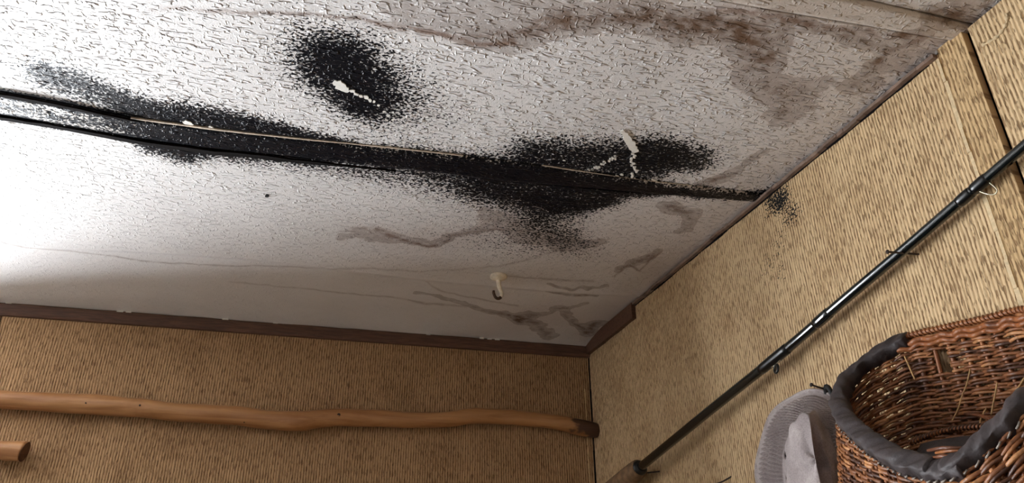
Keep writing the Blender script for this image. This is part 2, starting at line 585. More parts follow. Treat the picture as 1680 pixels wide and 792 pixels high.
def z_rear(x, y, v):
    d = np.clip((y - 1.50) / 0.30, 0, 1)
    z = ZC - 0.006 * d ** 2 - 0.012 * np.clip((y - 1.66) / 0.13, 0, 1) ** 2
    crease = 1.494 + 0.015 * np.sin(x * 5) + (x < -0.2) * np.clip(-0.2 - x, 0, 1) * 0.06
    z = z - 0.0035 * np.exp(-((y - crease - 0.010) / 0.010) ** 2)
    z = z - 0.004 * np.exp(-((y - 1.10) / 0.05) ** 2) * np.clip(-x, 0, 1)
    return z + 0.0016 * vnoise(x * 7, y * 7, 11)


def z_mid(x, y, v):
    return ZC + 0.0016 * vnoise(x * 7, y * 7, 12)


def z_strip(x, y, v):
    e = np.minimum(v, 1 - v)
    return ZC - 0.0045 * (1 - np.exp(-e / 0.06)) + 0.0008 * vnoise(x * 9, y * 40, 13)


grid('ceiling_panel', -0.86, lambda x: B_LO(x) + 0.0015, lambda x: x * 0 + C0.y, z_rear, 520, 240, M['ceiling'], ce)
grid('ceiling_cover_strip', -0.86, lambda x: B_UP(x) + 0.001, lambda x: B_LO(x) - 0.0005, z_strip, 520, 24, M['ceiling_strip'], ce, 0.010)
grid('ceiling_panel', -0.86, lambda x: C_LO(x) + 0.0015, lambda x: B_UP(x) - 0.0005, z_mid, 520, 150, M['ceiling'], ce)
grid('ceiling_cover_strip', -0.86, lambda x: C_UP(x) + 0.001, lambda x: C_LO(x) - 0.0005, z_strip, 300, 20, M['ceiling_strip'], ce, 0.010)
grid('ceiling_panel', -0.86, lambda x: x * 0 + 0.36, lambda x: C_UP(x) - 0.001, z_mid, 400, 80, M['ceiling'], ce)
# sheets outside the picture
for x0, y0, x1, y1 in ((XL, 0.36, -0.862, C0.y), (XL, YF, 1.2, 0.358)):
    far = MB().box((x0, y0, ZC), (x1, y1, ZC + .006)).build('ceiling_panel', M['ceiling'], ce, False)
    far.data.attributes.new('emboss', 'FLOAT', 'POINT').data.foreach_set('value', [1.0] * 8)


def flake(px, py, lx, ly, ang, seed=0, name='paint_flake', mat='flake', z=ZC):
    """thin irregular chip lying on the ceiling"""
    r = random.Random(seed + int(px * 7 + py))
    c = ceil(px, py)
    n = 9
    ring = []
    for k in range(n):
        a = 2 * math.pi * k / n
        q = r.uniform(.7, 1.2)
        ex, ey = math.cos(a) * lx * q, math.sin(a) * ly * q
        ring.append((c.x + ex * math.cos(ang) - ey * math.sin(ang), c.y + ex * math.sin(ang) + ey * math.cos(ang)))
    v = [(x, y, z - .0012) for x, y in ring] + [(x, y, z + .002) for x, y in ring]
    f = [tuple(range(n))[::-1]] + [(k, (k + 1) % n, n + (k + 1) % n, n + k) for k in range(n)]
    return mesh(name, v, f, M[mat], ce)


def smear(pts, name='paint_flake', mat='flake', seed=3, z=ZC):
    """ragged thin band following measured points (px, py, half width in m)"""
    r = random.Random(seed)
    P = catmull([(*ceil(p[0], p[1]).xy, p[2]) for p in pts], 4)
    L, Rr = [], []
    for i, p in enumerate(P):
        a, b = P[max(i - 1, 0)], P[min(i + 1, len(P) - 1)]
        t = np.array([b[0] - a[0], b[1] - a[1]])
        t /= np.linalg.norm(t) + 1e-9
        nn = np.array([-t[1], t[0]])
        w1, w2 = p[2] * r.uniform(.65, 1.25), p[2] * r.uniform(.65, 1.25)
        L.append(p[:2] + nn * w1)
        Rr.append(p[:2] - nn * w2)
    n = len(P)
    v = [(*q, z - .0012) for q in L] + [(*q, z - .0012) for q in Rr] + [(*q, z + .002) for q in L] + [(*q, z + .002) for q in Rr]
    f = []
    for i in range(n - 1):
        f += [(i, i + 1, n + i + 1, n + i), (i, 2 * n + i, 2 * n + i + 1, i + 1), (n + i, n + i + 1, 3 * n + i + 1, 3 * n + i)]
    f += [(0, n, 3 * n, 2 * n), (n - 1, 3 * n - 1, 4 * n - 1, 2 * n - 1)]
    return mesh(name, v, f, M[mat], ce)


smear([(547, 134, .004), (556, 138, .0085), (566, 146, .006), (572, 150, .0025)])
for i, (px, py, s) in enumerate(((578, 149, .0032), (584, 154, .003), (592, 157, .003), (601, 159, .0036), (607, 164, .003), (614, 166, .0022),
                                 (621, 172, .0026), (630, 182, .002), (637, 189, .0026), (645, 195, .0022), (680, 236, .003), (700, 243, .0022))):
    flake(px, py, s * 1.3, s, 0.3 * i, i)
smear([(301, 201, .003), (308, 201, .006), (316, 205, .003)])
flake(346, 208, .004, .003, .4, 5)
flake(352, 211, .0022, .002, .4, 6)
smear([(1020, 214, .003), (1027, 222, .005), (1034, 234, .0065), (1041, 245, .006), (1044, 249, .003)])
for i in range(16):
    flake(1040 + rng.uniform(-5, 5), 252 + i * 2.7, .0030, .0022, rng.uniform(0, 3), i)
for i in range(20):
    q = i / 19
    flake(966 + 46 * q + rng.uniform(-3, 3), 281 - 26 * q + rng.uniform(-3, 3), .0034, .002, .8, i)
for px, py in ((905, 272), (915, 268), (925, 262), (1012, 288), (1020, 286), (1075, 296), (1071, 294), (900, 268)):
    flake(px, py, .0034, .002, .3, 9)
smear([(215, 193, .0014), (330, 208, .0018), (430, 220, .0017), (540, 231, .0013), (640, 241, .0013), (760, 254, .0010)], 'bare_strip_edge', 'bare_edge', 5, ZC - .0008)
smear([(890, 270, .0008), (980, 284, .0012), (1060, 295, .0010), (1130, 303, .0008)], 'bare_strip_edge', 'bare_edge', 6, ZC - .0008)
for k_, pts_ in enumerate(([(-150, 168, .0010), (-70, 179, .0040), (0, 189, .0042), (100, 205, .0042), (215, 226, .0046), (330, 243, .0050), (420, 252, .0052), (500, 261, .0042), (580, 269, .0018), (650, 276, .0005)],
                          [(-150, 130, .0010), (-70, 140, .0034), (0, 151, .0036), (110, 171, .0032), (190, 188, .0022), (230, 195, .0010)])):
    smear(pts_, 'black_joint', 'gap', 8 + k_, ZC - .0052)
M['hole'] = simple('black hole rim', srgb(14, 14, 15), 0.6, 0.2, 200)
flake(438, 321, .0036, .0046, .2, 4, 'nail_hole', 'hole')


# ------------------------------------------------------------------ walls
def sheet(name, fr, a0, a1, z0, z1, th, mat, parent, na=2, nz=2, mold=None):
    """wall sheet with a rounded-off edge; (a, n, z) frame; gets a mold attribute"""
    A, Z = np.meshgrid(np.linspace(a0, a1, na), np.linspace(z0, z1, nz), indexing='ij')
    front = np.stack([A, A * 0 + th, Z], -1).reshape(-1, 3)
    i = np.arange(na * nz).reshape(na, nz)
    F = [tuple(q) for q in np.stack([i[:-1, :-1], i[1:, :-1], i[1:, 1:], i[:-1, 1:]], -1).reshape(-1, 4)]
    rim = list(i[:, 0]) + list(i[-1, 1:]) + list(i[::-1, -1][1:]) + list(i[0, ::-1][1:-1])
    b = len(front)
    V = [tuple(p) for p in front] + [(front[k][0], -0.002, front[k][2]) for k in rim]
    n = len(rim)
    F += [(rim[k], b + k, b + (k + 1) % n, rim[(k + 1) % n]) for k in range(n)]
    o = mesh(name, V, F, mat, parent)
    at = o.data.attributes.new('mold', 'FLOAT', 'POINT')
    if mold:
        at.data.foreach_set('value', np.array([mold(v[0], v[2]) for v in V], dtype=np.float32))
    return o


def framed(o, org, xa, ya):
    mm = Matrix((xa, ya, UPV)).transposed().to_4x4()
    mm.translation = org
    o.matrix_world = mm


# right wall: backing board + two papered sheets + papered batten between them
wr = MB().box((-0.1, -0.09, -0.05), (3.4, -0.004, ZC + .06)).build('wall_right', M['gap'], None, False)
framed(wr, C0, SD, SN)
tag(wr, 'right wall papered in pale tan grasscloth with a vertical batten', 'wall', kind='structure')
w_spot = [(wall(1282, 330), .042, .036, .80), (wall(1268, 330), .03, .03, .70), (wall(1300, 350), .040, .040, .60), (wall(1280, 400), .04, .05, .44),
          (wall(1266, 435), .035, .04, .44), (wall(1284, 445), .03, .04, .42), (wall(1262, 350), .03, .03, .45), (wall(1085, 545), .03, .05, .22),
          (wall(1190, 520), .05, .05, .25)]


def wmold(s, z):
    d = 0.0
    for c, rs, rz, q in w_spot:
        d = max(d, q * math.exp(-((s - c.x) / rs) ** 2 - ((z - c.z) / rz) ** 2))
    return d


ZW = ZC - 0.004
sheet('wallpaper_panel', None, 0.004, 1.140, 1.30, ZW, .004, M['paper'], wr, 160, 120, wmold)
sheet('wallpaper_panel', None, 0.004, 1.140, 0.0, 1.2995, .004, M['paper'], wr)
sheet('wallpaper_panel', None, 1.188, 3.3, 0.0, ZW + .001, .0055, M['paper'], wr)
sheet('wallpaper_batten', None, 1.1415, 1.1805, 0.0, ZW + .003, .009, M['paper_dark'], wr)
b = MB()
zz = np.linspace(0.0, ZW - .01, 60)
for k in range(59):
    w0 = .0022 + .0008 * math.sin(k * 1.7)
    b.box((1.1352 - w0 * .6, .0035, zz[k]), (1.1378 + w0 * .6, .0072 + .0008 * math.sin(k * 2.3), zz[k + 1]))
b.build('paper_edge', M['edge_paper'], wr, False)
# torn paper at the top of the far sheet
b = MB()
tp = [wall(1612, 74, .006), wall(1624, 68, .006), wall(1636, 60, .006), wall(1646, 48, .006), wall(1652, 36, .006), wall(1652, 22, .006)]
tp = [Vector(q) for q in catmull([tuple(q) for q in tp], 4)]
b.tube(tp, [.0022 + .0012 * math.sin(i * 1.9) for i in range(len(tp))], 6, flat=(1, 1))
b.build('torn_paper_edge', M['edge_paper'], wr)

b = MB()
for k in range(24):
    z0 = 1.0 + k * .05
    b.tube([wxy(.0035, .0035, z0), wxy(.0035, .0035, z0 + .05)], .0030 + .0006 * math.sin(k * 1.9), 6)
b.build('corner_joint', M['gap'], wr).matrix_parent_inverse = wr.matrix_world.inverted()

# back wall with the window opening at its left
wb = MB()
WX0, WX1, WZ0, WZ1 = -1.78, -0.89, 1.00, 2.14
for lo, hi in (((XL - .1, -.09, -.05), (WX0, -.004, ZC + .06)), ((WX1, -.09, -.05), (C0.x + .05, -.004, ZC + .06)),
               ((WX0, -.09, -.05), (WX1, -.004, WZ0)), ((WX0, -.09, WZ1), (WX1, -.004, ZC + .06))):
    wb.box(lo, hi)
wb = wb.build('wall_back', M['gap'], None, False)
YB = C0.y
framed(wb, Vector((0, YB, 0)), Vector((1, 0, 0)), Vector((0, -1, 0)))
tag(wb, 'back wall papered in grasscloth, coloured darker for shade, behind the horizontal poles', 'wall', kind='structure')
xs = back(3, 520).x
sheet('wallpaper_panel', None, xs + .002, C0.x - .0045, 0.0, ZC - .004, .004, M['paper_shaded'], wb)
sheet('wallpaper_panel', None, WX1 + .0, xs - .002, 0.0, ZC - .004, .004, M['paper_shaded'], wb)
sheet('wallpaper_panel', None, WX0, WX1, 0.0, WZ0, .004, M['paper_shaded'], wb)
sheet('wallpaper_panel', None, WX0, WX1, WZ1, ZC - .004, .004, M['paper_shaded'], wb)
sheet('wallpaper_panel', None, XL, WX0, 0.0, ZC - .004, .004, M['paper_shaded'], wb)
# pale glue line beside the corner
xg = back(962, 700).x
b = MB()
for k in range(30):
    z0 = 1.2 + k * .03
    b.box((xg - .0012 + .0005 * math.sin(k * 2.1), .0035, z0), (xg + .0010, .0050, z0 + .03))
b.build('glue_line', simple('pale glue line', srgb(205, 178, 130), 0.8, 0.2, 90), wb, False)


# window in the back wall (outside the picture, lights the room)
wn = MB()
for lo, hi in (((WX0 - .05, YB - .02, WZ0 - .05), (WX1 + .05, YB + .06, WZ0)), ((WX0 - .05, YB - .02, WZ1), (WX1 + .05, YB + .06, WZ1 + .05)),
               ((WX0 - .05, YB - .02, WZ0), (WX0, YB + .06, WZ1)), ((WX1, YB - .02, WZ0), (WX1 + .05, YB + .06, WZ1)),
               (((WX0 + WX1) / 2 - .02, YB + .01, WZ0), ((WX0 + WX1) / 2 + .02, YB + .05, WZ1))):
    wn.box(lo, hi)
wn = wn.build('window_1', M['frame_white'], None, False)
tag(wn, 'white framed window in the back wall beyond the poles', 'window', kind='structure')

# mouldings
tb = MB()
prof = [(0.0, 0.0), (0.0075, 0.0), (0.0090, .003), (0.0090, .022), (0.006, .028), (0.0, .029)]          # (out of the wall, below the ceiling)
n = len(prof)
xsn = np.linspace(-0.87, C0.x, 90)
for i, x in enumerate(xsn):
    j = .0012 * float(vnoise(np.array([x * 30]), np.array([0.5]), 21)[0])
    for o_, d_ in prof:
        tb.v.append(Vector((x, YB - .004 - o_, ZC - .018 - d_ + (j if d_ < .005 else 0))))
for i in range(len(xsn) - 1):
    for k in range(n):
        l = (k + 1) % n
        tb.f.append((i * n + k, (i + 1) * n + k, (i + 1) * n + l, i * n + l))
tb.f += [tuple(range(n)), tuple(reversed(range((len(xsn) - 1) * n, len(xsn) * n)))]
tb.box((WX0 - .2, YB - .013, ZC - .047), (-0.871, YB - .004, ZC - .018))
t1 = tb.build('trim_1', M['brown_trim'], None, False)
tag(t1, 'dark brown moulding between ceiling and back wall', 'trim', kind='structure')
b = MB()
for k in range(70):
    x0 = -0.74 + k * (C0.x + .70) / 70
    q = float(vnoise(np.array([x0 * 40]), np.array([3.5]), 22)[0])
    if q > .42:
        b.box((x0, YB - .0135, ZC - .0192 - .0012 * q), (x0 + .006 + .010 * q, YB - .006, ZC - .0165))
b.build('paint_edge', M['flake'], t1, False)

FR = wxy
s_e = wall(1038, 512, .012)
b = MB()
sv = np.linspace(0.006, s_e.x, 14)
for k in range(13):
    q = .0015 * math.sin(k * 1.3)
    b.box((sv[k], .003, ZC - .040 + q * .4), (sv[k + 1], .014, ZC - .003), FR)
t2 = b.build('trim_2', M['brown_trim'], None, False)
tag(t2, 'short square-ended brown moulding on right wall at the corner', 'trim', kind='structure')
b = MB()
sv = np.linspace(s_e.x + .001, 1.135, 60)
for k in range(59):
    q = float(vnoise(np.array([sv[k] * 25]), np.array([8.5]), 23)[0])
    b.box((sv[k], .003, ZC - .0085 + .002 * q), (sv[k + 1], .0125 + .0015 * q, ZC - .0035), FR)
t3 = b.build('trim_3', M['grey_trim'], None, False)
tag(t3, 'thin grimy edge strip between ceiling and right wall', 'trim', kind='structure')
b = MB()
for k in range(58):
    q = float(vnoise(np.array([sv[k] * 30]), np.array([2.5]), 24)[0])
    b.box((sv[k], .003, ZC - .0108 - .0015 * q), (sv[k + 1], .0052, ZC - .0085 + .002), FR)
b.build('dark_joint', M['gap'], t3, False)

# remaining shell, outside the picture
fl = MB().box((XL - .1, YF - .1, -.06), (1.4, YB + .1, 0)).build('floor', M['floor'], None, False)
tag(fl, 'brown board floor of the room', 'floor', kind='structure')
wl = MB().box((XL - .09, YF - .1, -.05), (XL, YB + .09, ZC + .06)).build('wall_left', M['wall_left'], None, False)
tag(wl, 'left wall of the room in pale grey panelling', 'wall', kind='structure')
wf = MB()  # opening added to let the fill lamp in
for lo, hi in (((XL - .1, YF - .09, -.05), (-1.1, YF, ZC + .06)), ((0.0, YF - .09, -.05), (1.4, YF, ZC + .06)),
               ((-1.1, YF - .09, -.05), (0.0, YF, .95)), ((-1.1, YF - .09, 1.95), (0.0, YF, ZC + .06))):
    wf.box(lo, hi)
wf = wf.build('wall_front', M['wall_dim'], None, False)
tag(wf, 'dark panelled wall behind the camera with an opening added for the fill lamp', 'wall', kind='structure')


# ------------------------------------------------------------------ wooden poles on the back wall
def wood_material():
    t = NT('peeled branch wood')
    a = t.noise(t.coords((4, 60, 60)), 1.0, 4.0, 0.6, 0.5)
    b_ = t.noise(t.coords((14, 22, 22)), 1.0, 3.0, 0.6)
    col = t.mix(t.step(a, 0.3, 0.7), srgb(150, 100, 58), srgb(184, 134, 86))
    col = t.mix(t.step(b_, 0.55, 0.75, 0, .45), col, srgb(140, 88, 48))
    bark = t.attr('bark')
    bn = t.math('ADD', bark, t.math('MULTIPLY', t.math('SUBTRACT', b_, .5), 1.7))
    col = t.mix(t.step(bn, .42, .6), col, srgb(78, 52, 36))
    t.set(col, 0.48)
    t.bump(a, .0012)
    return t.m


M['wood'] = wood_material()
M['wood_end'] = simple('weathered cut end', srgb(96, 62, 40), 0.8, 0.35, 120)
M['knot'] = simple('dark knot', srgb(46, 28, 18), 0.7, 0.3, 120)


def pole(name, pts, label, bark_from=None, cut=None):
    P = catmull(pts, 10)
    pos, rad = [], []
    for px, py, r in P:
        d = back(px, py, YB - .03)
        R = r * (d - EYE).dot(FWD) / FPX
        pos.append(back(px, py, YB - .0055 - R - .001))
        rad.append(R)
    root = empty(name, (pos[len(pos) // 2].x, YB - .004, pos[len(pos) // 2].z - .03), label, 'pole')
    k = 20
    mb = MB()
    mb.tube(pos, rad, k, cap=True)
    # uneven surface
    for i, v in enumerate(mb.v):
        c = pos[i // k]
        w = 1 + .05 * math.sin(v.x * 21 + 1.7 * math.sin(i % k * 2 * math.pi / k)) + .03 * math.sin(v.x * 63 + (i % k))
        q = c + (v - c) * (w if i // k not in (len(pos) - 1,) else 1)
        q.y = min(q.y, YB - .0045)
        mb.v[i] = q
    if cut:
        for i in range(k):
            v = mb.v[(len(pos) - 1) * k + i]
            v.x += cut * (v.z - pos[-1].z)
    o = mb.build('shaft', M['wood'], root)
    at = o.data.attributes.new('bark', 'FLOAT', 'POINT')
    val = [0.0] * len(mb.v)
    if bark_from:
        x0, x1 = back(bark_from[0], 700).x, back(bark_from[1], 700).x
        val = [min(1, max(0, (v.x - x0) / (x1 - x0))) for v in mb.v]
    at.data.foreach_set('value', np.array(val, dtype=np.float32))
    return root, pos, rad


p1, pos1, rad1 = pole('wooden_pole', [(-60, 651, 16), (0, 655, 15.5), (80, 660, 15), (150, 663, 16), (230, 669, 16), (300, 677, 15), (380, 681, 15), (430, 687, 15.5),
      (485, 691, 17), (520, 687, 15.5), (560, 685, 14), (620, 686, 13.5), (700, 689, 13), (740, 687, 13), (780, 682, 12.5), (830, 684, 12), (880, 688, 12),
      (925, 695, 13), (955, 702, 13.5), (975, 706, 12), (988, 708, 8)], 'long peeled wooden pole with dark bark at its right end', (905, 985))
for i, (px, py, r) in enumerate(((229, 664, .0025), (556, 679, .0045), (400, 690, .0018), (140, 660, .0018))):
    c = back(px, py, YB - .05)
    d = (c - EYE).normalized()
    # drop the knot onto the shaft along the outward side of the pole
    j = min(range(len(pos1)), key=lambda q: abs(pos1[q].x - c.x))
    cc, R = pos1[j], rad1[j]
    dz = max(-.8 * R, min(.8 * R, c.z - cc.z))
    yy = cc.y - math.sqrt(max(R * R - dz * dz, 1e-8))
    b = MB()
    b.tube([(c.x, yy + .004, cc.z + dz), (c.x, yy - .0006, cc.z + dz)], [r, r * .8], 9)
    b.build('knot', M['knot'], p1)
rebase(p1)
p2, pos2, rad2 = pole('wooden_pole', [(-80, 731, 16), (-20, 737, 16), (10, 739, 16), (40, 741, 16.5)], 'second wooden pole with a cut end, below the long pole at picture left', None, 0.22)
b = MB()
k = 20
b.v = [pos2[-1] + Vector((0.0012, 0, 0))] + [Vector((pos2[-1].x + .0012 + .22 * math.sin(0), 0, 0)) for _ in range(0)]
ring = []
for i in range(k):
    a = 2 * math.pi * i / k
    z = math.cos(a) * rad2[-1] * .97
    ring.append(Vector((pos2[-1].x + .0010 + .22 * z, pos2[-1].y + math.sin(a) * rad2[-1] * .97, pos2[-1].z + z)))
b.v += ring + [v - Vector((.004, 0, 0)) for v in ring]
b.f = [(0, 1 + i, 1 + (i + 1) % k) for i in range(k)] + [(1 + i, 1 + k + i, 1 + k + (i + 1) % k, 1 + (i + 1) % k) for i in range(k)]
b.build('cut_end', M['wood_end'], p2, False)
rebase(p2)

# ------------------------------------------------------------------ cup hook screwed into the ceiling
M['hook'] = simple('yellowed white paint on metal', srgb(240, 228, 206), 0.3, 0.12, 150)
M['hook_rust'] = simple('chipped hook showing brown metal', srgb(78, 54, 36), 0.5, 0.5, 260)
hc = ceil(818, 452)
hz = ZC - .0025
hk = empty('ceiling_hook', (hc.x, hc.y, hz), 'small white painted cup hook screwed into the stained ceiling', 'hook')
b = MB()
for r_, z_ in ((.0185, .002), (.0185, -.0015), (.016, -.004), (.009, -.0062), (.006, -.009)):
    b.v += [Vector((hc.x + r_ * math.cos(2 * math.pi * i / 24), hc.y + r_ * math.sin(2 * math.pi * i / 24), hz + z_)) for i in range(24)]
for j in range(4):
    b.f += [(j * 24 + i, j * 24 + (i + 1) % 24, (j + 1) * 24 + (i + 1) % 24, (j + 1) * 24 + i) for i in range(24)]
b.f.append(tuple(range(96, 120)))
b.build('base_plate', M['hook'], hk)
pl = [(0, 0, -.006), (0, 0, -.012), (.001, 0, -.022), (.004, .0, -.031), (.006, -.001, -.040), (.004, -.002, -.048), (-.002, -.003, -.052), (-.008, -.004, -.049), (-.0115, -.005, -.041), (-.0115, -.005, -.036)]
pp = [Vector((hc.x + x, hc.y + y, hz + z)) for x, y, z in catmull(pl, 5)]
MB().tube(pp[:26], [.0056 - .0022 * i / 25 for i in range(26)], 10).build('stem', M['hook'], hk)
MB().tube(pp[25:], [.0035 - .0008 * i / len(pp[25:]) for i in range(len(pp[25:]))], 10).build('hook_tip', M['hook_rust'], hk)
rebase(hk)

# ------------------------------------------------------------------ fishing rod on its nails
M['rod'] = simple('glossy black green lacquer', srgb(9, 15, 15), 0.16, 0.2, 30)
M['rod'].node_tree.nodes['Principled BSDF'].inputs['Coat Weight'].default_value = 0.6
M['winding'] = simple('black thread winding', srgb(8, 9, 10), 0.28, 0.2, 400)
M['handle'] = simple('dull cork grip', srgb(120, 92, 64), 0.75, 0.3, 90, .0005)
M['iron'] = simple('rusty dark nail', srgb(44, 28, 22), 0.5, 0.4, 200)
M['ring_metal'] = simple('bare guide wire', srgb(180, 172, 150), 0.3, 0.1, 80, Metallic=0.9)
rp = [(1046, 770, .046), (1160, 677, .040), (1280, 581, .034), (1380, 496, .029), (1480, 412, .025), (1580, 326, .025), (1680, 240, .026)]
R3 = [wall(*q) for q in rp]
R3.append(R3[-1] + (R3[-1] - R3[-2]) * 1.4)
rod_c = [W(Vector(q)) for q in catmull([tuple(q) for q in R3], 10)]
rod_r = [.0088 + (.0064 - .0088) * min(1, i / 60) for i in range(len(rod_c))]
rod = empty('fishing_rod', rod_c[30], 'long black lacquered fishing rod lying slantwise on nails on the right wall', 'fishing rod')
MB().tube(rod_c, rod_r, 16).build('rod_blank', M['rod'], rod)


def near_index(px, py):
    q = W(wall(px, py, .03))
    return min(range(len(rod_c)), key=lambda i: (rod_c[i] - q).length)


def sleeve(px0, py0, px1, py1, extra, name, mat):
    a = W(wall(px0, py0, .03))
    c = W(wall(px1, py1, .03))
    # points on the rod nearest to both ends
    def on(q):
        best = None
        for i in range(len(rod_c) - 1):
            d = rod_c[i + 1] - rod_c[i]
            t = max(0, min(1, (q - rod_c[i]).dot(d) / d.length_squared))
            p = rod_c[i] + d * t
            e = (p - q).length
            if best is None or e < best[0]:
                best = (e, p, rod_r[i])
        return best
    _, pa, ra = on(a)
    _, pc, rc = on(c)
    pts = [pa.lerp(pc, t) for t in (0, .12, .3, .5, .7, .88, 1)]
    rr = [(ra + rc) / 2 + extra * w for w in (.05, .8, 1, 1, 1, .8, .05)]
    MB().tube(pts, rr, 16).build(name, mat, rod)
    return pa.lerp(pc, .5), (pc - pa).normalized(), (ra + rc) / 2 + extra


sleeve(1338, 532, 1362, 512, .0009, 'ferrule', M['rod'])
g1, gd1, gr1 = sleeve(1252, 605, 1296, 568, .0008, 'winding', M['winding'])
g2, gd2, gr2 = sleeve(1570, 336, 1592, 318, .0007, 'winding', M['winding'])
g3, gd3, gr3 = sleeve(1594, 316, 1618, 294, .0009, 'winding', M['winding'])
# lower guide: black ring on wire legs, hanging under the rod
side = gd1.cross(UPV).normalized()
dn = (-UPV + gd1 * UPV.dot(gd1)).normalized()
ctr = g1 + dn * .019 + SN * .004 + gd1 * .002
b = MB()
ax = (dn * 1 + SN * .2).normalized()
b.tube([ctr + (ax * math.cos(a) + (gd1 * .95 + SN * .2).normalized() * math.sin(a)) * .0064 for a in np.linspace(0, 2 * math.pi, 20, endpoint=False)], .0021, 8, closed=True)
gd = b.build('line_guide', M['winding'], rod)
b = MB()
b.tube([g1 - gd1 * .012 + dn * gr1 * .9, ctr - dn * .006], .0009, 6)
b.tube([g1 + gd1 * .012 + dn * gr1 * .9, ctr - dn * .006], .0009, 6)
b.build('guide_leg', M['ring_metal'], gd)
# upper guide: bare wire loop seen nearly edge on
ctr = g3 + dn * (gr3 + .004)
b = MB()
lp = [g3 + dn * gr3 * .8 - gd3 * .006, ctr + dn * .004 - SN * .002, ctr + dn * .009 + gd3 * .006 - SN * .004, ctr + dn * .007 + gd3 * .012 - SN * .003, g3 + dn * gr3 * .8 + gd3 * .010]
b.tube([Vector(q) for q in catmull([tuple(q) for q in lp], 6)], .0009, 6)
b.build('line_guide', M['ring_metal'], rod)
# grip at the lower end
gdir = (rod_c[0] - rod_c[6]).normalized()
g0 = rod_c[0] + gdir * -.010
hp = [g0 + gdir * t for t in (0.0, .004, .02, .06, .12, .17)]
hd = MB().tube(hp, [.0155, .0185, .0195, .0205, .0205, .019], 20).build('handle', M['handle'], rod)
MB().tube([g0 - gdir * .006, g0 - gdir * .002, g0 + gdir * .003], [.0105, .0150, .0165], 18).build('collar', M['winding'], hd)
rebase(rod)


# ------------------------------------------------------------------ nails in the right wall
def nail(base, tip, label, name='nail', r=.0014, bend=None, head=.003):
    pts = [Vector(base), Vector(base).lerp(Vector(tip), .5), Vector(tip)]
    if bend:
        pts[1] = pts[1] + bend
    pts = [Vector(q) for q in catmull([tuple(q) for q in pts], 5)]
    pts[0] = pts[0] - (pts[1] - pts[0]).normalized() * .004
    root = empty(name, base, label, 'nail')
    MB().tube(pts, r, 8).build('shank', M['iron'], root)
    d = (pts[-1] - pts[-2]).normalized()
    MB().tube([pts[-1] - d * .0006, pts[-1] + d * .0010], [head, head * .9], 10).build('head', M['iron'], root)
    return rebase(root)


def on_rod_under(px):
    """height of the rod's underside at the pixel column: used to rest the rod on the nail"""
    i = min(range(len(rod_c)), key=lambda q: abs(CX + FPX * (rod_c[q] - EYE).dot(RIGHT) / (rod_c[q] - EYE).dot(FWD) - px))
    return rod_c[i], rod_r[i]


nail(W(wall(1507, 417, .004)), W(wall(1456, 413, .052)), 'dark nail carrying the upper half of the black fishing rod')
nail(W(wall(1082, 773, .004)), W(wall(1056, 776, .028)), 'small dark nail next to the cork grip of the fishing rod')
nail(W(wall(1199, 782, .004)), W(wall(1168, 795, .030)), 'bare bent nail below the fishing rod, carrying nothing', bend=Vector((0, 0, -.002)))
nail(W(wall(1368, 643, .004)), W(wall(1331, 631, .042)), 'dark nail above the grey hat with a black cord looped on it')

# black cord looped on that nail
M['cord'] = simple('black cord', srgb(16, 15, 16), 0.7, 0.3, 300)
b = MB()
c = W(wall(1356, 640, .018))
lp = []
for i in range(18):
    a = 2 * math.pi * i / 18
    lp.append(c + UPV * (-.008 + .012 * math.cos(a)) + SD * (.010 * math.sin(a) + .004) + SN * (.006 * math.sin(a + .6)))
b.tube(lp, .0034, 8, closed=True)
b.tube([lp[8], lp[8] + UPV * -.014 + SD * .004, lp[8] + UPV * -.030 + SD * .010], .003, 8)
cl = b.build('cord_loop', M['cord'])
tag(cl, 'thick black cord loop hanging on a nail between hat and basket', 'cord')


# ------------------------------------------------------------------ grey sun hat
def hat_material():
    t = NT('grey cotton twill')
    a = t.noise(t.coords((500, 500, 500)), 1.0, 2.0)
    c_ = t.noise(t.coords((18, 18, 18)), 1.0, 4.0, .6)
    col = t.mix(t.step(c_, .3, .7), srgb(150, 139, 138), srgb(184, 173, 170))
    col = t.mix(t.step(a, .4, .7, 0, .3), col, srgb(92, 83, 84))
    t.set(col, 0.9)
    t.b.inputs['Specular IOR Level'].default_value = .2
    t.bump(a, .0006)
    return t.m


M['hat'] = hat_material()
M['hat_dark'] = simple('dark eyelet', srgb(40, 36, 37), 0.6, 0.2, 200)
hat = empty('sun_hat', wxy(.80, .004, 1.62), 'grey cotton sun hat with stitched brim hanging beside the wicker basket', 'hat')
CI, CO = (.806, 1.738), (.752, 1.738)


def brim_pt(a, t, h=0.0):
    """t 0 at the crown, 1 at the outer edge"""
    ca, sa = math.cos(a), math.sin(a)
    ri = .075
    ro = .131 * (1 - .02 * sa * sa)
    sqi = 1.0 if ca < 0 else .48
    sqo = 1.0 if ca < 0 else .92
    i = (CI[0] + ri * ca * sqi, CI[1] + ri * sa)
    o = (CO[0] + ro * ca * sqo, CO[1] + ro * sa)
    s, z = i[0] + (o[0] - i[0]) * t, i[1] + (o[1] - i[1]) * t
    nn = .046 - .032 * t - .010 * math.sin(t * math.pi) * 0 + .004 * math.sin(3 * a + .6) * t + .003 * math.sin(7 * a) * t * t
    nn = max(nn, .010)
    return wxy(s, nn + h, z)


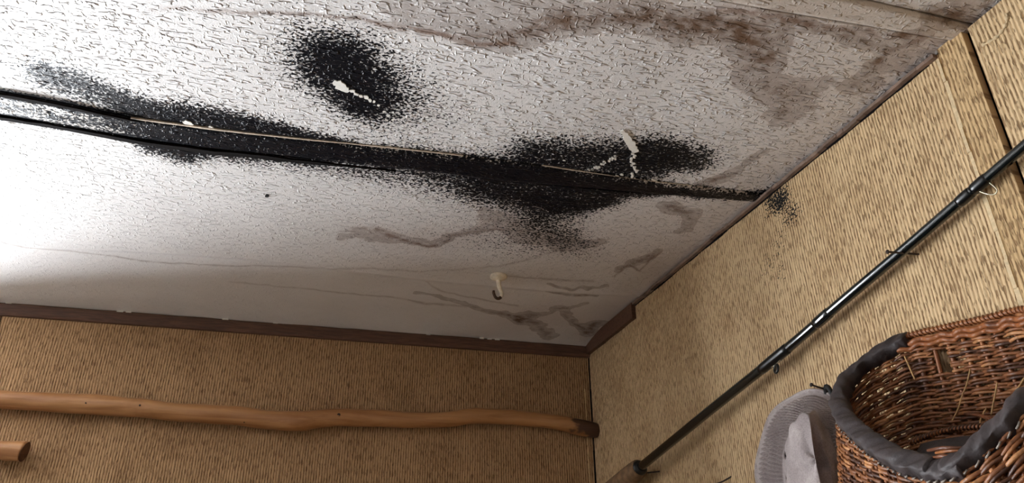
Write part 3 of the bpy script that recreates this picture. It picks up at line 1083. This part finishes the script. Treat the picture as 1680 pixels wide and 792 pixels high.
NA, NR = 540, 72
b = MB()
for j in range(NR + 1):
    t = j / NR
    for i in range(NA):
        a = 2 * math.pi * i / NA
        rows = 7.0
        ph = (t - .08) / .72 * rows
        inb = .08 < t < .80
        hgt = 0.0
        if inb:
            w = abs(math.sin(math.pi * ph))
            hgt = .0088 * w * (0.70 + 0.42 * math.sin(a * 95 + math.floor(ph) * 2.1 + (ph % 1) * 1.5))
        elif t >= .80:
            hgt = .0018 + .0012 * math.sin(a * 24 + 2 * math.sin(a * 9)) * (t - .8) / .2
        b.v.append(brim_pt(a, t, hgt))
for i in range(NA):                                     # underside
    b.v.append(brim_pt(2 * math.pi * i / NA, 1.0, -.003))
for i in range(NA):
    b.v.append(brim_pt(2 * math.pi * i / NA, 0.0, -.003))
for j in range(NR + 2):
    for i in range(NA):
        l = (i + 1) % NA
        b.f.append((j * NA + i, j * NA + l, (j + 1) * NA + l, (j + 1) * NA + i))
for i in range(NA):
    l = (i + 1) % NA
    b.f.append(((NR + 2) * NA + i, (NR + 2) * NA + l, l, i))
b.build('brim', M['hat'], hat)
b = MB()
b.tube([brim_pt(2 * math.pi * i / 240, 1.0, .0005) for i in range(240)], .0026, 8, closed=True)
b.build('brim_edging', M['hat'], hat)
b = MB()
NC, NJ = 160, 26
for j in range(NJ):
    t = j / (NJ - 1)
    if t < .65:
        q = t / .65
        r, h = 1.03 - .16 * q, .044 + .040 * q
    else:
        q = (t - .65) / .35
        r, h = .87 * math.cos(q * math.pi / 2 * .995), .084 + .010 * math.sin(q * math.pi / 2)
    for i in range(NC):
        a = 2 * math.pi * i / NC
        ca, sa = math.cos(a), math.sin(a)
        sq = 1.0 if ca < 0 else .48
        fold = .0034 * math.sin(5 * a + 6 * t) + .0026 * math.sin(11 * a - 9 * t + 1)
        rr = .076 * r + fold * min(1, r * 2)
        hh = h + .0030 * math.sin(4 * a + 1.3 + 5 * r) * (t > .05)
        hh = hh if ca < 0 else hh - (hh - .044) * .45 * ca
        ss = CI[0] + rr * ca * sq + 1.05 * max(0, hh - .042) * (1 - .5 * max(0, ca))
        ss = ss if ss < .850 else .850 + .043 * math.tanh((ss - .850) / .055)
        b.v.append(wxy(ss, hh, CI[1] + rr * sa))
for j in range(NJ - 1):
    for i in range(NC):
        l = (i + 1) % NC
        b.f.append((j * NC + i, j * NC + l, (j + 1) * NC + l, (j + 1) * NC + i))
b.build('crown', M['hat'], hat)
# ventilation eyelet on the crown's side
ev = W(wall(1323, 757, .058))
ctr = wxy(CI[0] + .017, .058, CI[1])
od = (ev - ctr).normalized()
ec = ctr + od * .0725
tx = od.cross(SN).normalized()
b = MB()
b.tube([ec + (tx * math.cos(q) + SN * math.sin(q)) * .0052 for q in np.linspace(0, 2 * math.pi, 16, endpoint=False)], .0018, 6, closed=True)
ey = b.build('eyelet', M['hat'], hat)
b = MB()
b.tube([ec - od * .004, ec + od * .0008], .0036, 12)
b.build('eyelet_hole', M['hat_dark'], ey)
rebase(hat)


# ------------------------------------------------------------------ wicker creel
def wicker_material(name, dark, mid, lite):
    t = NT(name)
    oi = t.n('ShaderNodeObjectInfo')
    a = t.noise(t.coords((26, 26, 26)), 1.0, 4.0, .65)
    f_ = t.noise(t.coords((190, 190, 190)), 1.0, 2.0, .6)
    v = t.math('ADD', a, t.math('MULTIPLY', t.math('SUBTRACT', oi.outputs['Random'], .5), .42))
    col = t.mix(t.step(v, .30, .55), dark, mid)
    col = t.mix(t.step(v, .55, .80), col, lite)
    col = t.mix(t.step(f_, .52, .75, 0, .5), col, tuple(c * .45 for c in dark))
    t.set(col, .46)
    t.bump(f_, .0008)
    return t.m


M['wicker'] = wicker_material('brown willow', srgb(72, 40, 22), srgb(134, 82, 46), srgb(190, 134, 86))
M['stake'] = wicker_material('brown willow stakes', srgb(92, 50, 26), srgb(146, 86, 46), srgb(190, 126, 74))
M['leather'] = simple('worn dark leather', srgb(57, 49, 49), .62, .30, 45, .0022)
M['stitch'] = simple('grey stitching thread', srgb(142, 132, 122), .8, .2, 200)
M['straw'] = simple('dry straw', srgb(186, 148, 98), .6, .25, 120)

RIM = [wall(*q) for q in [(1490, 556, .027), (1560, 540, .022), (1620, 527, .022), (1680, 513, .026), (1740, 520, .060), (1752, 570, .120), (1725, 625, .175),
       (1680, 660, .205), (1644, 699, .217), (1607, 735, .226), (1572, 762, .231), (1530, 767, .231), (1485, 758, .222), (1440, 733, .200), (1410, 710, .172),
       (1385, 683, .140), (1377, 655, .105), (1389, 625, .076), (1420, 595, .052), (1455, 573, .038)]]
RC = catmull([tuple(q) for q in RIM], 12, closed=True)
# even spacing along the rim
RCn = np.array(RC)
seg = np.linalg.norm(np.roll(RCn, -1, 0) - RCn, axis=1)
cum = np.concatenate([[0], np.cumsum(seg)])
PER = cum[-1]


def rim_at(u):
    d = (u % 1.0) * PER
    k = min(np.searchsorted(cum, d, 'right') - 1, len(RCn) - 1)
    t = (d - cum[k]) / max(seg[k], 1e-9)
    return RCn[k] * (1 - t) + RCn[(k + 1) % len(RCn)] * t


DEPTH = .235


def body_pt(u, h):
    """h 0 at the rim, 1 at the bottom; (s, n, z)"""
    p = rim_at(u)
    fl = h * (1.35 - .45 * h)
    s = 1.09 + (p[0] - 1.09) * (1 + .32 * fl)
    nn = p[1] + (p[1] - .115) * .20 * fl
    nn = max(nn, .0135)
    return np.array([s, nn, p[2] - DEPTH * h])


def body_frame(u, h):
    a, c_ = body_pt(u - .004, h), body_pt(u + .004, h)
    t = c_ - a
    o = np.array([t[1], -t[0], 0.0])
    o /= np.linalg.norm(o) + 1e-9
    q = body_pt(u, h) - np.array([1.09, .115, body_pt(u, h)[2]])
    if o.dot(q) < 0:
        o = -o
    return body_pt(u, h), o


creel = empty('wicker_creel', wxy(1.09, .1, 1.42), 'brown wicker fishing creel with dark leather rim hanging on the right wall', 'basket')
NS = 46                                                   # stakes
for k in range(NS):
    u = (k + .5 + rng.uniform(-.08, .08)) / NS
    pts = []
    for h in np.linspace(.012, 1.0, 14):
        p, o = body_frame(u, h)
        p = p + o * 0.0
        pts.append(W((p[0], max(p[1], .010), p[2])))
    MB().tube(pts, .0027 * rng.uniform(.85, 1.15), 7).build('stake', M['stake'], creel)
NW = 84
SUB = 5
GAP_U = None
for r_ in range(NW):
    h = (r_ + .9) / (NW + .6)
    pts, rad = [], []
    ph = r_ % 2
    seedr = random.Random(r_)
    jit = [seedr.uniform(-1, 1) for _ in range(NS)]
    for k in range(NS):
        for j in range(SUB):
            u = (k + j / SUB) / NS
            hh = h + (.0045 * math.sin(u * 37 + r_ * 1.9) + .0035 * (jit[k] * (1 - j / SUB) + jit[(k + 1) % NS] * j / SUB))
            p, o = body_frame(u, hh)
            # over one stake, under the next
            w = math.sin(math.pi * (u * NS) + math.pi * ph) * .0040
            p = p + o * w
            pts.append(W((p[0], max(p[1], .0085), p[2])))
            rad.append(.00170 * (1 + .18 * math.sin(u * 90 + r_)))
    n = len(pts)
    skip = (7 <= r_ <= 17)
    b = MB()
    if skip:                                              # broken strands leave a hole in the back near the rim
        i0 = int((1.62 / NS) * n)
        i1 = int((2.42 / NS) * n)
        b.tube(pts[i1:] + pts[:i0], rad[i1:] + rad[:i0], 6, flat=(1.12, .85), updir=UPV)
    else:
        b.tube(pts, rad, 6, closed=True, flat=(1.12, .85), updir=UPV)
    b.build('weaver', M['wicker'], creel)
# bottom: woven floor plate
b = MB()
NB = 92
for j, q in enumerate((1.0, .75, .5, .25, .02)):
    for i in range(NB):
        p = body_pt(i / NB, 1.0)
        c_ = np.array([1.09, .11, p[2] * q + 1.50 * (1 - q)])
        v = c_ + (p - c_) * q
        b.v.append(W((v[0], max(v[1], .011), v[2] + .002 * math.sin(i * 2.1 + j))))
for j in range(4):
    for i in range(NB):
        l = (i + 1) % NB
        b.f.append((j * NB + i, j * NB + l, (j + 1) * NB + l, (j + 1) * NB + i))
b.build('basket_bottom', M['wicker'], creel)

# the bare wicker border along the back of the mouth: a wrapped rod and a second rod below it
U0, U1 = -.015, .225
b = MB()
top = []
for i in range(120):
    u = U0 + (U1 - U0) * i / 119
    p = rim_at(u)
    top.append(W((p[0], max(p[1], .014), p[2] + .004)))
b.tube(top, .0032, 8)
bd = b.build('border_rod', M['stake'], creel)
b = MB()
turns = 40
sp = []
for i in range(turns * 10):
    q = i / (turns * 10 - 1)
    c_ = top[min(119, int(q * 119))].lerp(top[min(119, int(q * 119) + 1)], q * 119 % 1)
    a = 2 * math.pi * turns * q
    sp.append(c_ + UPV * math.cos(a) * .0036 + SN * math.sin(a) * .0036)
b.tube(sp, .0014, 5, flat=(1, 1))
b.build('border_wrapping', M['wicker'], bd)
for dz, rr in ((-.006, .0036), (-.0125, .0030)):
    b = MB()
    pts = []
    for i in range(90):
        u = U0 + (U1 - U0) * i / 89
        p = rim_at(u)
        pts.append(W((p[0], max(p[1], .014) + .003 + .0015 * math.sin(i * .8), p[2] + dz + .0016 * math.sin(i * .55 + dz * 900))))
    b.tube(pts, rr, 7)
    b.build('border_rod', M['stake'], creel)

# plane of the mouth
cen = RCn.mean(0)
_, _, vt = np.linalg.svd(RCn - cen)
MN = vt[2] if vt[2][2] > 0 else -vt[2]                    # normal of the mouth, outwards


def rim_frame(u):
    p = rim_at(u)
    t = rim_at(u + .004) - rim_at(u - .004)
    t /= np.linalg.norm(t)
    out = np.cross(t, MN)
    out /= np.linalg.norm(out)
    if out.dot(p - cen) < 0:
        out = -out
    return p, t, out


def leather_band(u0, u1, name, half, lift, n=110, jag=0.0):
    """folded leather binding: outer flap, rounded crest, inner flap"""
    b = MB()
    prof = []
    for a in np.linspace(-1, 1, 11):
        prof.append(a)
    th = .0045
    sec = []
    for a in np.linspace(0, math.pi, 11):
        sec.append((math.cos(a) * half, math.sin(a) * .0042 + lift))       # (across, along the mouth's normal)
    sec = [(half * 1.02, lift - .016)] + sec + [(-half * .98, lift - .014)]
    m_ = len(sec)
    N = n
    for i in range(N):
        u = u0 + (u1 - u0) * i / (N - 1)
        p, t, out = rim_frame(u)
        q = jag * math.sin(i * 1.9) + jag * .6 * math.sin(i * .7 + 1)
        for k, (ac, al) in enumerate(sec):
            v = p + out * (ac + (q if k in (0, m_ - 1) else 0) + .0008 * math.sin(i * .6 + k)) + MN * (al + .0012 * math.sin(i * .31 + k * .5) + .0007 * math.sin(i * 1.1 + k * .9))
            b.v.append(W((v[0], max(v[1], .006), v[2])))
    for k, (ac, al) in enumerate(sec[::-1]):
        pass
    for i in range(N - 1):
        for k in range(m_ - 1):
            b.f.append((i * m_ + k, i * m_ + k + 1, (i + 1) * m_ + k + 1, (i + 1) * m_ + k))
        b.f.append((i * m_ + m_ - 1, i * m_, (i + 1) * m_, (i + 1) * m_ + m_ - 1))
    b.f += [tuple(range(m_))[::-1], tuple(range((N - 1) * m_, N * m_))]
    return b.build(name, M['leather'], creel)


def u_of(px, py, off):
    q = np.array(wall(px, py, off))
    return min(np.linspace(0, 1, 2000), key=lambda u: np.linalg.norm(rim_at(u) - q))


uA = 1.0 + .0                                            # back left end of the binding
uV = u_of(1530, 767, .231)
uV2 = u_of(1572, 762, .231)
uR = .30
band1 = leather_band(uV - .004, 1.0, 'leather_binding', .0105, .005, 130, .0007)
band2 = leather_band(uR, uV2 + .012, 'leather_binding', .0098, .005, 90, .0006)
band3 = leather_band(uV2 - .004, uV + .002, 'leather_binding', .0125, .0015, 24, .0004)
band3['label'] = 'short leather patch joining the binding at the front'


def stitches(band, u0, u1, half, step=.0105):
    b = MB()
    n = int((u1 - u0) * PER / step)
    for i in range(n):
        u = u0 + (u1 - u0) * (i + .5) / n
        p, t, out = rim_frame(u)
        c_ = p + out * (half * 1.05 + .0010) - MN * .0035
        a_, e_ = c_ - t * .0030 + MN * .0010, c_ + t * .0030 - MN * .0010
        b.tube([W(a_), W(c_ + out * .0010), W(e_)], .0009, 5)
    o = b.build('stitching', M['stitch'], band)
    o['kind'] = 'stuff'


stitches(band1, uV, .80, .0105)
stitches(band2, uR, uV2, .0098)
stitches(band3, uV2, uV, .0125, .006)

# broken wicker ends showing in the notch at the front
b = MB()
for dx, l, dz in ((0, .034, .010), (.004, .030, .004), (-.006, .022, .006)):
    um = (uV + uV2) / 2
    p, t, out = rim_frame(um)
    c_ = p - out * (.012 + dx) + MN * dz
    b = MB()
    b.tube([W(c_ - t * l * .6), W(c_ + MN * .002), W(c_ + t * l * .5 + MN * .001)], [.0012, .0019, .0012], 7)
    b.build('broken_strand', M['stake'], creel)
# strap tabs stitched below the notch
for du, w_ in ((-.012, .020), (.020, .024)):
    p, t, out = rim_frame((uV + uV2) / 2 + du)
    b = MB()
    for k, h_ in enumerate(np.linspace(0, 1, 7)):
        c_ = p + out * (.0165 + .003 * h_) + np.array([0, 0, -1]) * (.010 + .06 * h_)
        for q in (-1, 1):
            for e in (0, .0035):
                b.v.append(W(c_ + t * w_ * .5 * q + out * e))
    for k in range(6):
        i = k * 4
        b.f += [(i, i + 2, i + 6, i + 4), (i + 1, i + 5, i + 7, i + 3), (i, i + 4, i + 5, i + 1), (i + 2, i + 3, i + 7, i + 6)]
    b.f += [(0, 1, 3, 2), (24, 26, 27, 25)]
    b.build('leather_strap', M['leather'], creel, False)

# wrapped crossbar inside and the leather lining below it
ca, cb = Vector(wall(1492, 727, .10)), Vector(wall(1640, 699, .10))
ca, cb = W(ca), W(cb)
b = MB()
cp = [ca.lerp(cb, q) + UPV * .006 * math.sin(q * math.pi) for q in np.linspace(0, 1, 14)]
b.tube(cp, .0022, 8)
cbar = b.build('crossbar', M['stake'], creel)
b = MB()
dcb = (cb - ca).normalized()
n1 = dcb.cross(UPV).normalized()
n2 = n1.cross(dcb)
sp = []
for i in range(26 * 9):
    q = i / (26 * 9 - 1)
    a = 2 * math.pi * 26 * q
    sp.append(ca.lerp(cb, q) + UPV * .006 * math.sin(q * math.pi) + n1 * math.cos(a) * .0026 + n2 * math.sin(a) * .0026)
b.tube(sp, .0011, 5)
b.build('crossbar_wrapping', M['wicker'], cbar)
b = MB()
for i in range(15):
    q = i / 14
    t0 = ca.lerp(cb, .18 + .80 * q)
    for h_ in np.linspace(0, 1, 6):
        b.v.append(t0 - UPV * (.004 + .055 * h_) + SN * (.006 + .045 * h_ + .004 * math.sin(q * 6 + h_ * 2)))
    for h_ in np.linspace(1, 0, 6):
        b.v.append(t0 - UPV * (.004 + .055 * h_) + SN * (.003 + .045 * h_ + .004 * math.sin(q * 6 + h_ * 2)))
for i in range(14):
    for k in range(12):
        l = (k + 1) % 12
        b.f.append((i * 12 + k, i * 12 + l, (i + 1) * 12 + l, (i + 1) * 12 + k))
b.f += [tuple(range(12))[::-1], tuple(range(14 * 12, 15 * 12))]
b.build('leather_lining', M['leather'], creel)
rebase(creel)

# straw stalks caught inside the basket
STRAW = [
    ([(1592, 605, .036), (1586, 630, .040), (1578, 650, .044), (1572, 670, .050), (1562, 690, .056)], 'long kinked pale straw stalk upright inside the basket, nearest its middle', .0008),
    ([(1636, 628, .034), (1632, 650, .038), (1626, 680, .042)], 'straight pale straw stalk inside the basket, right of the long kinked one', .0009),
    ([(1682, 618, .036), (1668, 640, .042), (1648, 664, .050)], 'slanting pale straw stalk crossing the inside of the basket by its right rim', .0011),
    ([(1484, 584, .034), (1492, 602, .036), (1501, 622, .040)], 'short straw stalk beside the hole high in the basket', .0010),
    ([(1618, 670, .045), (1610, 684, .050), (1607, 698, .058)], 'thin curved straw stalk standing on the wrapped crossbar', .0008),
    ([(1584, 679, .042), (1606, 681, .048), (1632, 690, .056)], 'thick brown twig lying across above the wrapped crossbar', .0022),
]
for pts, label, r in STRAW:
    P3 = [W(Vector(q)) for q in catmull([tuple(wall(*q)) for q in pts], 5)]
    o = MB().tube(P3, r, 6).build('twig' if 'twig' in label else 'straw_stalk', M['straw'] if r < .002 else M['stake'])
    tag(o, label, 'twig' if 'twig' in label else 'straw', 'straw caught in the basket')
